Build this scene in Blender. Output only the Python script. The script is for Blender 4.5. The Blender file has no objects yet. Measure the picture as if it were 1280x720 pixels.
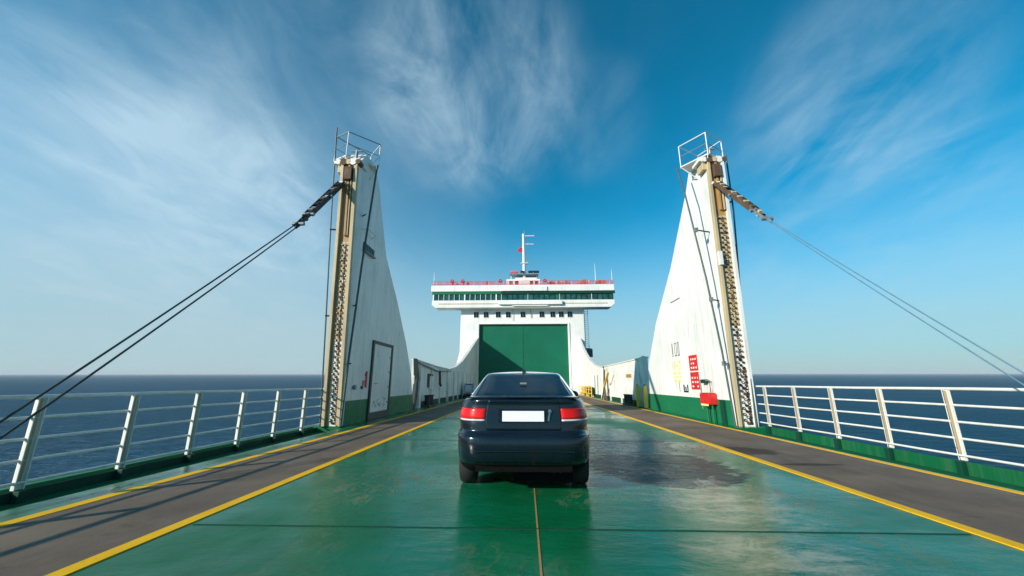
import bpy, bmesh, math, random
from mathutils import Vector, Matrix, Quaternion
random.seed(7)
rad = math.radians
SC = bpy.context.scene
COL = SC.collection

# ------------------------------------------------------------------ materials
def new_mat(name):
    m = bpy.data.materials.new(name); m.use_nodes = True
    nt = m.node_tree; nt.nodes.clear()
    out = nt.nodes.new('ShaderNodeOutputMaterial'); b = nt.nodes.new('ShaderNodeBsdfPrincipled')
    nt.links.new(b.outputs[0], out.inputs[0])
    return m, nt, b
def N(nt, t, **kw):
    n = nt.nodes.new(t)
    for k, v in kw.items():
        if k in n.inputs: n.inputs[k].default_value = v
        else: setattr(n, k, v)
    return n
def coords(nt, scale=(1, 1, 1), loc=(0, 0, 0)):
    g = nt.nodes.new('ShaderNodeNewGeometry')
    m = nt.nodes.new('ShaderNodeMapping'); m.inputs['Scale'].default_value = scale; m.inputs['Location'].default_value = loc
    nt.links.new(g.outputs['Position'], m.inputs['Vector'])
    return m.outputs[0]
def noise(nt, vec, scale, detail=5, rough=.55, dist=0.):
    n = N(nt, 'ShaderNodeTexNoise'); n.inputs['Scale'].default_value = scale
    n.inputs['Detail'].default_value = detail; n.inputs['Roughness'].default_value = rough; n.inputs['Distortion'].default_value = dist
    nt.links.new(vec, n.inputs['Vector']); return n.outputs['Fac']
def ramp(nt, fac, stops):
    r = nt.nodes.new('ShaderNodeValToRGB'); e = r.color_ramp.elements
    while len(e) < len(stops): e.new(.5)
    for i, (p, c) in enumerate(stops):
        e[i].position = p
        e[i].color = (c, c, c, 1) if isinstance(c, (int, float)) else (*c, 1)
    nt.links.new(fac, r.inputs[0]); return r.outputs[0]
def mix(nt, fac, a, b, blend='MIX'):
    m = nt.nodes.new('ShaderNodeMix'); m.data_type = 'RGBA'; m.blend_type = blend
    def put(s, v):
        if isinstance(v, (tuple, list)): s.default_value = (*v, 1)
        elif isinstance(v, (int, float)): s.default_value = v
        else: nt.links.new(v, s)
    put(m.inputs[0], fac); put(m.inputs[6], a); put(m.inputs[7], b)
    return m.outputs[2]
def math_n(nt, op, a, b=0.):
    m = nt.nodes.new('ShaderNodeMath'); m.operation = op
    for i, v in enumerate((a, b)):
        if isinstance(v, (int, float)): m.inputs[i].default_value = v
        else: nt.links.new(v, m.inputs[i])
    return m.outputs[0]
def bump(nt, b, h, strength, dist=.02):
    n = nt.nodes.new('ShaderNodeBump'); n.inputs['Strength'].default_value = strength; n.inputs['Distance'].default_value = dist
    nt.links.new(h, n.inputs['Height']); nt.links.new(n.outputs[0], b.inputs['Normal'])

def simple(name, col, rough=.5, metal=0., var=.12, scale=6., coat=0., spec=.5, bmp=0.):
    m, nt, b = new_mat(name)
    v = coords(nt)
    n = noise(nt, v, scale, 6)
    dark = tuple(c * (1 - var * 1.6) for c in col); lite = tuple(min(1, c * (1 + var)) for c in col)
    nt.links.new(ramp(nt, n, [(.3, dark), (.7, lite)]), b.inputs['Base Color'])
    nt.links.new(ramp(nt, noise(nt, v, scale * 3), [(.3, max(0, rough - .08)), (.7, min(1, rough + .12))]), b.inputs['Roughness'])
    b.inputs['Metallic'].default_value = metal; b.inputs['Coat Weight'].default_value = coat
    b.inputs['Specular IOR Level'].default_value = spec
    if bmp: bump(nt, b, noise(nt, v, scale * 6, 4), bmp, .01)
    return m

def painted_steel(name, col, rust=.5, dirt=.5, rough=.45, bmp=.12, patch=None, spec=.5):
    """Marine paint: broad tone patches, streaks running down, rust spots."""
    m, nt, b = new_mat(name)
    v = coords(nt); vs = coords(nt, (3.2, 3.2, .22)); vf = coords(nt, (1, 1, 1), (3.1, 7.7, 1.3))
    broad = noise(nt, v, .55, 4, .6)
    c = mix(nt, ramp(nt, broad, [(.35, 0.), (.65, 1.)]), tuple(x * .86 for x in col), col)
    if patch: c = mix(nt, ramp(nt, noise(nt, vf, .9, 3, .5), [(.52, 0.), (.56, .55)]), c, patch)
    streak = noise(nt, vs, 2.0, 5, .65)
    c = mix(nt, math_n(nt, 'MULTIPLY', ramp(nt, streak, [(.5, 0.), (.74, 1.)]), dirt), c, (.24, .21, .16))
    spots = noise(nt, vf, 3.4, 8, .72)
    c = mix(nt, math_n(nt, 'MULTIPLY', ramp(nt, spots, [(.63, 0.), (.70, 1.)]), rust), c, (.23, .10, .04))
    b.inputs['Specular IOR Level'].default_value = spec
    nt.links.new(c, b.inputs['Base Color'])
    nt.links.new(ramp(nt, spots, [(.4, rough), (.7, min(1, rough + .3))]), b.inputs['Roughness'])
    bump(nt, b, noise(nt, v, 1.8, 5, .5), bmp, .03)
    return m

M = {}
M['white'] = painted_steel('white_marine_paint', (.80, .79, .75), rust=.45, dirt=.4, bmp=.45)
M['white_clean'] = painted_steel('white_superstructure_paint', (.86, .85, .81), rust=.12, dirt=.22, bmp=.05)
M['white_dirty'] = painted_steel('dirty_white_bulwark_paint', (.82, .79, .72), rust=.7, dirt=.5, bmp=.5, patch=(.88, .86, .80))
M['cream'] = painted_steel('cream_weathered_paint', (.56, .44, .26), rust=1., dirt=.8)
M['tan'] = painted_steel('tan_rusted_rail', (.44, .25, .08), rust=1., dirt=.9)
M['rail'] = painted_steel('railing_paint', (.78, .77, .72), rust=.5, dirt=.3, bmp=.05)
M['post'] = painted_steel('rail_post_paint', (.82, .79, .72), rust=.7, dirt=.35, bmp=.08)
M['post_rust'] = painted_steel('rust_stained_channel', (.46, .33, .20), rust=1., dirt=.8, rough=.7)
M['green'] = painted_steel('green_marine_paint', (.006, .16, .065), rust=.12, dirt=.08, rough=.4, spec=.25)
M['green_matte'] = painted_steel('matte_green_waterway', (.005, .12, .045), rust=.3, dirt=.15, rough=.8, spec=.06)
M['green_dark'] = painted_steel('dark_green_paint', (.004, .055, .032), rust=.15, dirt=.05, rough=.5, spec=.2)
M['door_green'] = painted_steel('ramp_door_green_paint', (.004, .135, .075), rust=.05, dirt=.02, rough=.5, bmp=.08, spec=.2)
M['black'] = simple('black_grease', (.012, .012, .012), .55)
M['brown'] = painted_steel('brown_rust', (.10, .055, .03), rust=1., dirt=.4, rough=.7)
M['cable'] = simple('wire_rope', (.045, .06, .06), .5, .4)
M['rod'] = simple('dark_green_rod', (.05, .09, .09), .5)
M['grey'] = simple('grey_steel', (.24, .26, .26), .45, .3)
M['yellow'] = painted_steel('yellow_paint', (.80, .50, .03), rust=.5, dirt=.3)
M['red'] = simple('red_paint', (.62, .02, .018), .4)
M['sign_white'] = simple('sign_white', (.8, .8, .78), .4)
M['sign_yellow'] = simple('faded_yellow_sign', (.75, .70, .22), .5)
M['pink'] = simple('red_oxide_rail', (.70, .12, .14), .5)
M['tyre'] = simple('tyre_rubber', (.018, .018, .018), .8)
M['rim'] = simple('alloy', (.35, .35, .36), .3, .9)
M['chrome'] = simple('chrome', (.75, .76, .76), .12, 1., var=.03)
M['frame_dark'] = simple('dark_door_frame', (.02, .035, .035), .5)
M['cable_pale'] = simple('pale_wire_rope', (.10, .22, .30), .6)
M['edge_highlight'] = simple('pale_highlight_strip', (.82, .84, .83), .4, .15, var=.03)  # pale colour for the strip that imitates the roof edge highlight
M['matte_black'] = simple('matte_black_underbody', (.004, .004, .004), .9, spec=.1)
M['plastic'] = simple('black_plastic', (.012, .012, .013), .45)
M['plate'] = simple('blank_plate', (.86, .87, .9), .4, var=.02)
M['lens_white'] = simple('clear_lens', (.7, .62, .62), .15, coat=1.)

def m_paint():
    m, nt, b = new_mat('car_paint')
    v = coords(nt)
    nt.links.new(ramp(nt, noise(nt, v, 2.5, 6), [(.3, (.006, .012, .020)), (.7, (.010, .018, .028))]), b.inputs['Base Color'])
    b.inputs['Metallic'].default_value = .35
    nt.links.new(ramp(nt, noise(nt, v, 9, 8, .7), [(.4, .16), (.75, .34)]), b.inputs['Roughness'])
    b.inputs['Coat Weight'].default_value = .55; b.inputs['Coat Roughness'].default_value = .06; b.inputs['Specular IOR Level'].default_value = .3
    return m
M['car'] = m_paint()
def m_glass():
    m, nt, b = new_mat('tinted_glass')
    b.inputs['Base Color'].default_value = (.002, .010, .020, 1); b.inputs['Roughness'].default_value = .05
    b.inputs['Specular IOR Level'].default_value = .4
    return m
M['glass'] = m_glass()
def m_bridge_glass():
    m, nt, b = new_mat('bridge_glass')
    v = coords(nt)
    nt.links.new(ramp(nt, noise(nt, v, 1.3, 3), [(.4, (.008, .05, .045)), (.6, (.02, .11, .09))]), b.inputs['Base Color'])
    b.inputs['Roughness'].default_value = .08
    return m
M['bridge_glass'] = m_bridge_glass()
def m_lens():
    m, nt, b = new_mat('red_lens')
    v = coords(nt, (1, 1, 1))
    w = N(nt, 'ShaderNodeTexVoronoi'); w.inputs['Scale'].default_value = 60.
    nt.links.new(v, w.inputs['Vector'])
    nt.links.new(ramp(nt, w.outputs['Distance'], [(.05, (.80, .02, .012)), (.4, (.66, .004, .004))]), b.inputs['Base Color'])
    b.inputs['Roughness'].default_value = .2; b.inputs['Coat Weight'].default_value = .25; b.inputs['Specular IOR Level'].default_value = .25
    return m
M['lens'] = m_lens()

def m_deck():
    m, nt, b = new_mat('wet_green_deck_paint')
    v = coords(nt); v2 = coords(nt, (1, 1, 1), (11, 5, 2)); vl = coords(nt, (.8, .35, 1)); vx = coords(nt, (.45, 1.5, 1), (4, 1, 0))
    sep = nt.nodes.new('ShaderNodeSeparateXYZ'); nt.links.new(v, sep.inputs[0])
    def pool(cx_, cy_, rx, ry, wob=.9, soft=.80):
        dx = math_n(nt, 'DIVIDE', math_n(nt, 'SUBTRACT', sep.outputs[0], cx_), rx); dy = math_n(nt, 'DIVIDE', math_n(nt, 'SUBTRACT', sep.outputs[1], cy_), ry)
        d2 = math_n(nt, 'ADD', math_n(nt, 'MULTIPLY', dx, dx), math_n(nt, 'MULTIPLY', dy, dy))
        d2 = math_n(nt, 'ADD', d2, math_n(nt, 'MULTIPLY', math_n(nt, 'SUBTRACT', noise(nt, vx, 1.6, 7, .62, .6), .5), wob * 2.6))
        return ramp(nt, d2, [(soft, 1.), (1., 0.)])
    puddle = pool(2.25, 7.1, 1.25, 1.35, .75)
    back = pool(2.1, 10.5, 1.3, 2.6)
    puddle = math_n(nt, 'MAXIMUM', puddle, math_n(nt, 'MULTIPLY', back, .6))
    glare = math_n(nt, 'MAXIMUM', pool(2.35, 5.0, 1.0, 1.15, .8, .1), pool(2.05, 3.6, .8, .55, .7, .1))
    c = mix(nt, ramp(nt, noise(nt, v, .5, 5, .6), [(.35, 0.), (.65, 1.)]), (.002, .102, .034), (.004, .160, .062))
    c = mix(nt, ramp(nt, noise(nt, v2, .8, 4, .55), [(.50, 0.), (.64, .6)]), c, (.004, .17, .095))
    c = mix(nt, ramp(nt, noise(nt, v, 7, 8, .75, .4), [(.58, 0.), (.72, .6)]), c, (.002, .05, .028))
    # long scrapes along the driving direction and tyre scuffing
    scr = ramp(nt, noise(nt, coords(nt, (9, .35, 1), (2, 0, 0)), 1.3, 8, .7), [(.60, 0.), (.70, .45)])
    c = mix(nt, scr, c, (.004, .065, .045))
    sc = math_n(nt, 'MULTIPLY', ramp(nt, noise(nt, v2, .45, 3, .5), [(.50, 0.), (.60, 1.)]),
                ramp(nt, noise(nt, vl, 9, 9, .78, .8), [(.50, 0.), (.64, 1.)]))
    c = mix(nt, math_n(nt, 'MULTIPLY', sc, .65), c, (.30, .20, .11))
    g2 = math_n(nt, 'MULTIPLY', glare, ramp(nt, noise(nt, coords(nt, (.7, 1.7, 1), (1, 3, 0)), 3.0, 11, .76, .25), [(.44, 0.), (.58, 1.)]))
    c = mix(nt, math_n(nt, 'MULTIPLY', g2, .55), c, (.52, .43, .26))  # cream tint paints the tower's reflected glare into the deck colour
    chips = ramp(nt, noise(nt, v2, 26, 6, .7), [(.70, 0.), (.73, .8)])
    c = mix(nt, chips, c, (.22, .10, .05))
    c = mix(nt, math_n(nt, 'MULTIPLY', puddle, .9), c, (.003, .022, .034))
    ripple_glint = math_n(nt, 'MULTIPLY', puddle, ramp(nt, noise(nt, coords(nt, (.75, .5, 1), (2.2, 6.1, 0)), 4.2, 10, .70, .5), [(.54, 0.), (.62, 1.)]))
    c = mix(nt, math_n(nt, 'MULTIPLY', ripple_glint, .5), c, (.46, .46, .38))  # pale ripple reflections painted into the puddle colour
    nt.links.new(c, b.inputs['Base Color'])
    wet = ramp(nt, noise(nt, v2, .38, 5, .6, .3), [(.40, .16), (.52, .28), (.66, .48)])
    rg = mix(nt, sc, wet, (.55, .55, .55))
    rg = mix(nt, glare, rg, (.17, .17, .17)); rg = mix(nt, puddle, rg, (.24, .24, .24)); rg = mix(nt, ripple_glint, rg, (.18, .18, .18))
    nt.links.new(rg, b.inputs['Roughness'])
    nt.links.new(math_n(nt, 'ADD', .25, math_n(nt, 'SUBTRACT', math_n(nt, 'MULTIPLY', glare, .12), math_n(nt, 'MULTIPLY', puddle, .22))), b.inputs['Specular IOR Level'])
    h = math_n(nt, 'ADD', math_n(nt, 'MULTIPLY', noise(nt, coords(nt, (.7, 1.6, 1)), 2.4, 4, .55), 1.), math_n(nt, 'MULTIPLY', noise(nt, v, 30, 4, .6), .08))
    h = math_n(nt, 'ADD', h, math_n(nt, 'MULTIPLY', math_n(nt, 'MAXIMUM', puddle, math_n(nt, 'MULTIPLY', glare, .5)), math_n(nt, 'MULTIPLY', noise(nt, coords(nt, (.8, 1.0, 1)), 2.6, 6, .6, .9), 2.4)))
    bump(nt, b, h, .32, .04)
    return m
M['deck'] = m_deck()

def m_strip():
    m, nt, b = new_mat('grey_nonskid_coating')
    v = coords(nt); vl = coords(nt, (1.5, .25, 1))
    c = ramp(nt, noise(nt, v, .9, 5, .6), [(.3, (.122, .087, .062)), (.7, (.218, .158, .112))])
    c = mix(nt, ramp(nt, noise(nt, vl, 3, 6, .65), [(.55, 0.), (.75, .6)]), c, (.07, .064, .058))
    c = mix(nt, ramp(nt, noise(nt, v, 90, 3, .7), [(.55, 0.), (.7, .5)]), c, (.24, .22, .19))
    sep = nt.nodes.new('ShaderNodeSeparateXYZ'); nt.links.new(v, sep.inputs[0])
    def shadow_streak(cx_, cy_, rx, ry):
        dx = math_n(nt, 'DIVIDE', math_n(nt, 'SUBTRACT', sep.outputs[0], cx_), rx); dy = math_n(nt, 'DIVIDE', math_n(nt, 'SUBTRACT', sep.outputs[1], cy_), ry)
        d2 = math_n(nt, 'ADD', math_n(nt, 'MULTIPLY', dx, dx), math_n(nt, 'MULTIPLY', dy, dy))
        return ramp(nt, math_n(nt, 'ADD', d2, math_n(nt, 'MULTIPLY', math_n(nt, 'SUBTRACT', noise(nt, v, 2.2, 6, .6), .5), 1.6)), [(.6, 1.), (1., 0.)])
    c = mix(nt, math_n(nt, 'MULTIPLY', math_n(nt, 'MAXIMUM', shadow_streak(4.45, 8.7, .75, .55), shadow_streak(4.9, 7.3, .6, .12)), .75), c, (.03, .024, .018))  # dark streaks stand in for cast shadow, painted into the coating colour
    c = mix(nt, ramp(nt, noise(nt, coords(nt, (1, 1, 1), (9, 2, 0)), 1.1, 7, .68), [(.58, 0.), (.66, .55)]), c, (.075, .058, .042))
    c = mix(nt, ramp(nt, noise(nt, coords(nt, (1, 1, 1), (3, 12, 0)), 14, 5, .7), [(.66, 0.), (.70, .7)]), c, (.03, .10, .06))
    nt.links.new(c, b.inputs['Base Color'])
    nt.links.new(ramp(nt, noise(nt, v, .7, 4), [(.35, .62), (.65, .85)]), b.inputs['Roughness'])
    b.inputs['Specular IOR Level'].default_value = .15
    bump(nt, b, noise(nt, v, 120, 3, .7), .5, .006)
    return m
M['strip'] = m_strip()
def m_line():
    m, nt, b = new_mat('worn_yellow_line_paint')
    v = coords(nt)
    c = mix(nt, ramp(nt, noise(nt, v, 2.2, 6, .6), [(.4, 0.), (.65, 1.)]), (.95, .50, .002), (.85, .44, .004))
    c = mix(nt, ramp(nt, noise(nt, v, 22, 9, .8), [(.58, 0.), (.66, .85)]), c, (.16, .13, .09))
    nt.links.new(c, b.inputs['Base Color']); b.inputs['Roughness'].default_value = .6; b.inputs['Specular IOR Level'].default_value = .12
    bump(nt, b, noise(nt, v, 60, 3, .7), .3, .004)
    return m
M['line'] = m_line()

def m_sea():
    m, nt, b = new_mat('sea_water')
    v = coords(nt)
    big = noise(nt, coords(nt, (1, 1.8, 1)), .035, 4, .55, .4)
    mid = noise(nt, coords(nt, (1, 2.2, 1)), .22, 6, .62, .6)
    sm = noise(nt, v, 1.3, 5, .6, .3)
    nt.nodes.remove(b)
    df = nt.nodes.new('ShaderNodeBsdfDiffuse'); gl = nt.nodes.new('ShaderNodeBsdfGlossy'); ms = nt.nodes.new('ShaderNodeMixShader')
    nt.links.new(ramp(nt, big, [(.35, (.002, .052, .095)), (.65, (.004, .070, .125))]), df.inputs['Color'])
    gl.inputs['Roughness'].default_value = .22; gl.inputs['Color'].default_value = (.75, .9, 1, 1)
    fn = nt.nodes.new('ShaderNodeFresnel'); fn.inputs['IOR'].default_value = 1.33
    mr = nt.nodes.new('ShaderNodeMapRange'); mr.inputs['From Max'].default_value = .7; mr.inputs['To Min'].default_value = .02; mr.inputs['To Max'].default_value = .26
    nt.links.new(ms.outputs[0], nt.nodes['Material Output'].inputs[0])
    h = math_n(nt, 'ADD', math_n(nt, 'MULTIPLY', mid, 1.1), math_n(nt, 'MULTIPLY', sm, .22))
    bp = nt.nodes.new('ShaderNodeBump'); bp.inputs['Strength'].default_value = 1.; bp.inputs['Distance'].default_value = 1.8
    nt.links.new(h, bp.inputs['Height'])
    for n_ in (df, gl, fn): nt.links.new(bp.outputs[0], n_.inputs['Normal'])
    nt.links.new(fn.outputs[0], mr.inputs['Value']); nt.links.new(mr.outputs[0], ms.inputs[0])
    nt.links.new(df.outputs[0], ms.inputs[1]); nt.links.new(gl.outputs[0], ms.inputs[2])
    return m
M['sea'] = m_sea()

# ------------------------------------------------------------------ mesh builder
class MB:
    def __init__(s): s.v = []; s.f = []; s.mi = []; s.sm = []; s.mats = []
    def m(s, key):
        if key not in s.mats: s.mats.append(key)
        return s.mats.index(key)
    def add(s, vs, fs, key, smooth=False):
        o = len(s.v); s.v += [tuple(p) for p in vs]; k = s.m(key)
        for f in fs: s.f.append([o + i for i in f]); s.mi.append(k); s.sm.append(smooth)
    def box(s, x0, x1, y0, y1, z0, z1, key):
        vs = [(x, y, z) for z in (z0, z1) for y in (y0, y1) for x in (x0, x1)]
        s.add(vs, [(0, 2, 3, 1), (4, 5, 7, 6), (0, 1, 5, 4), (2, 6, 7, 3), (0, 4, 6, 2), (1, 3, 7, 5)], key)
    def obox(s, c, ax, ay, az, key):
        """box at centre c with half-extent vectors"""
        c = Vector(c); ax = Vector(ax); ay = Vector(ay); az = Vector(az)
        vs = [c + ax * i + ay * j + az * k for k in (-1, 1) for j in (-1, 1) for i in (-1, 1)]
        s.add(vs, [(0, 2, 3, 1), (4, 5, 7, 6), (0, 1, 5, 4), (2, 6, 7, 3), (0, 4, 6, 2), (1, 3, 7, 5)], key)
    def bar(s, a, b, w, h, key, up=(0, 0, 1)):
        a = Vector(a); b = Vector(b); d = (b - a); L = d.length; d.normalize()
        u = Vector(up)
        if abs(d.dot(u)) > .98: u = Vector((0, 1, 0))
        r = d.cross(u).normalized(); t = r.cross(d)
        s.obox((a + b) / 2, r * w / 2, d * L / 2, t * h / 2, key)
    def tube(s, pts, r, key, n=8, r2=None):
        pts = [Vector(p) for p in pts]; rings = []
        for i, p in enumerate(pts):
            d = (pts[min(i + 1, len(pts) - 1)] - pts[max(i - 1, 0)]).normalized()
            u = Vector((0, 0, 1)) if abs(d.z) < .95 else Vector((0, 1, 0))
            a = d.cross(u).normalized(); b_ = a.cross(d)
            rr = r if r2 is None else r + (r2 - r) * i / (len(pts) - 1)
            rings.append([p + (a * math.cos(2 * math.pi * k / n) + b_ * math.sin(2 * math.pi * k / n)) * rr for k in range(n)])
        vs = [q for rg in rings for q in rg]; fs = []
        for i in range(len(pts) - 1):
            for k in range(n):
                k2 = (k + 1) % n
                fs.append((i * n + k, i * n + k2, (i + 1) * n + k2, (i + 1) * n + k))
        s.add(vs, fs, key, True)
        s.add(rings[0], [list(range(n))[::-1]], key); s.add(rings[-1], [list(range(n))], key)
    def prism_x(s, poly, x0, x1, key):
        """poly in (y,z), extruded from x0 to x1"""
        n = len(poly)
        vs = [(x0, y, z) for y, z in poly] + [(x1, y, z) for y, z in poly]
        fs = [list(range(n)), list(range(n, 2 * n))[::-1]] + [(i, i + n, (i + 1) % n + n, (i + 1) % n) for i in range(n)]
        s.add(vs, fs, key)
    def prism_y(s, poly, y0, y1, key):
        n = len(poly)
        vs = [(x, y0, z) for x, z in poly] + [(x, y1, z) for x, z in poly]
        fs = [list(range(n))[::-1], list(range(n, 2 * n))] + [(i, (i + 1) % n, (i + 1) % n + n, i + n) for i in range(n)]
        s.add(vs, fs, key)
    def build(s, name, parent=None, bevel=0., seg=2, fix=True):
        me = bpy.data.meshes.new(name); me.from_pydata(s.v, [], s.f)
        for k in s.mats: me.materials.append(M[k])
        me.polygons.foreach_set('material_index', s.mi); me.polygons.foreach_set('use_smooth', s.sm)
        if fix:
            bm = bmesh.new(); bm.from_mesh(me); bmesh.ops.recalc_face_normals(bm, faces=bm.faces); bm.to_mesh(me); bm.free()
        me.update()
        o = bpy.data.objects.new(name, me); COL.objects.link(o)
        if parent: o.parent = parent; o.matrix_parent_inverse = Matrix.Identity(4)
        if bevel:
            b = o.modifiers.new('bevel', 'BEVEL'); b.width = bevel; b.segments = seg; b.limit_method = 'ANGLE'; b.angle_limit = rad(40)
        return o
def tag(o, label=None, cat=None, group=None, kind=None):
    if label: o['label'] = label
    if cat: o['category'] = cat
    if group: o['group'] = group
    if kind: o['kind'] = kind
    return o
def empty(name, loc, label, cat, group=None):
    """things are built in deck coordinates, so the base point is kept and the children offset back"""
    o = bpy.data.objects.new(name, None); COL.objects.link(o); o.location = loc; o.empty_display_size = .3
    return tag(o, label, cat, group)
def P(mb, name, root, bevel=0., label=None):
    """build a part whose vertices are in deck coordinates under root"""
    L = root.location if root.parent is None else root['_base'] if '_base' in root else root.location
    o = mb.build(name, root, bevel)
    o.data.transform(Matrix.Translation(-Vector(L)))
    if label: o['label'] = label
    return o
def PS(mb, name, part, root, bevel=0., label=None):
    """sub-part: child of a part (part itself sits at the origin of root)"""
    o = mb.build(name, part, bevel)
    o.data.transform(Matrix.Translation(-root.location))
    if label: o['label'] = label
    return o

# ------------------------------------------------------------------ deck (deck frame: bow part of the ship, +Y aft towards the bridge)
CX = .42
XL_EDGE, XR_EDGE = -5.74, 6.42
GZ = -.18
d = MB()
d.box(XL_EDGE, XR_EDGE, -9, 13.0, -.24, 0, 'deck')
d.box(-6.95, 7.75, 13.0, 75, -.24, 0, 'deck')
tag(d.build('deck'), kind='structure')
g = MB()
g.box(-6.86, XL_EDGE - .003, -9, 12.997, -.34, GZ, 'green_matte')
g.box(XR_EDGE + .003, 7.66, -9, 12.997, -.34, GZ, 'green_matte')
tag(g.build('deck_waterway'), kind='structure')
h = MB()
for x0, x1 in ((-7.12, -6.98), (7.78, 7.92)):
    h.box(x0, x1, -9, 75, -9.6, -.02, 'green')
h.box(-7.0, 7.8, -9.1, -9.0, -9.6, -.02, 'green')
tag(h.build('hull'), kind='structure')
# weld seams across and along the deck, slightly raised
s = MB()
s.box(-3.3, 4.1, 4.13, 4.155, -.01, .004, 'green_dark')
s.box(-3.3, 4.1, 16.0, 16.03, -.01, .004, 'green_dark')
s.box(-3.3, 4.1, 10.0, 10.025, -.01, .004, 'green_dark')
s.box(.095, .112, -6, 4.128, -.01, .004, 'tan')
s.box(.095, .112, 4.157, 5.6, -.01, .004, 'tan')
tag(s.build('deck_seam'), kind='structure')
for (a, b_) in ((-5.10, -3.48), (4.28, 6.22)):
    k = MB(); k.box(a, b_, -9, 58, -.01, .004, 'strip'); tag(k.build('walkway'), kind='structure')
for xc, w in ((-3.42, .14), (4.22, .14), (-5.17, .15), (6.28, .12)):
    k = MB(); k.box(xc - w / 2, xc + w / 2, -9, 56, -.006, .009, 'line'); tag(k.build('painted_line'), kind='structure')
# pad eyes / lashing points set flush in the deck
for (x, y) in [(-2.1, 7.2), (2.2, 7.2), (-2.1, 11.5), (2.2, 11.5), (2.3, 2.5), (-2.2, 2.2)]:
    pass

sea = MB(); sea.box(-24000, 24000, -16000, 32000, -20, 0, 'sea')
so = sea.build('sea'); tag(so, kind='structure'); so.location = (0, 0, -9.2)

# ------------------------------------------------------------------ railings
def railing(side, x, ys, label, zb, zt, yend):
    inn = 1 if side < 0 else -1
    root = empty('railing', (x, ys[0], GZ), label, 'railing', 'side railings of the bow deck')
    c = MB()   # coaming plate the rail stands on
    key = 'green_dark' if side < 0 else 'green_matte'
    c.box(x - .015, x + .015, -8.8, yend, -.33, zb - .10, key)
    P(c, 'coaming', root, .012)
    for i in range(5):
        z = zb + (zt - zb) * i / 4
        r = .021 if i < 4 else .028
        xr = x + inn * .03 if i == 0 else x
        t = MB(); pts = [(xr, -8.6 + 1.2 * j, z + .004 * math.sin(j * 1.7 + i)) for j in range(int((yend + 8.6) / 1.2) + 1)] + [(xr, yend, z)]
        t.tube(pts, r, 'rail', 8); P(t, 'rail', root)
    for y in ys:
        if y < -2: continue
        p = MB()
        p.box(x - .012, x + .012, y - .05, y + .05, zb - .085, zt + .01, 'post')
        p.box(x - .012 + inn * .024, x + .012 + inn * .042, y - .058, y - .044, zb - .085, zt - .01, 'post')
        p.box(x - .012 + inn * .024, x + .012 + inn * .042, y + .044, y + .058, zb - .085, zt - .01, 'post')
        p.box(x - .012 + inn * .025, x - .012 + inn * .032, y - .022, y + .022, zb, zt - .03, 'post_rust')
        P(p, 'post', root, .003)
        b_ = MB()
        xi = x + inn * .10
        pts = [(xi - inn * .06, y - .012), (xi, y - .012)]
        b_.prism_x([(y - .05, GZ - .01), (y + .05, GZ - .01), (y + .05, zb - .09), (y - .05, zb - .09)], min(x + inn * .04, x + inn * .13), max(x + inn * .04, x + inn * .13), 'green_dark')
        P(b_, 'bracket', root, .008)
    return root
railing(-1, -6.82, [5.39 + 1.34 * k for k in range(-6, 6)], 'white tubular deck railing on the left side, over grey-blue sea', .06, 1.18, 13.25)
railing(1, 7.62, [7.47 + 1.365 * k for k in range(-7, 5)], 'white tubular deck railing on the right side, over deep blue sea', .14, 1.26, 13.9)

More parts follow.
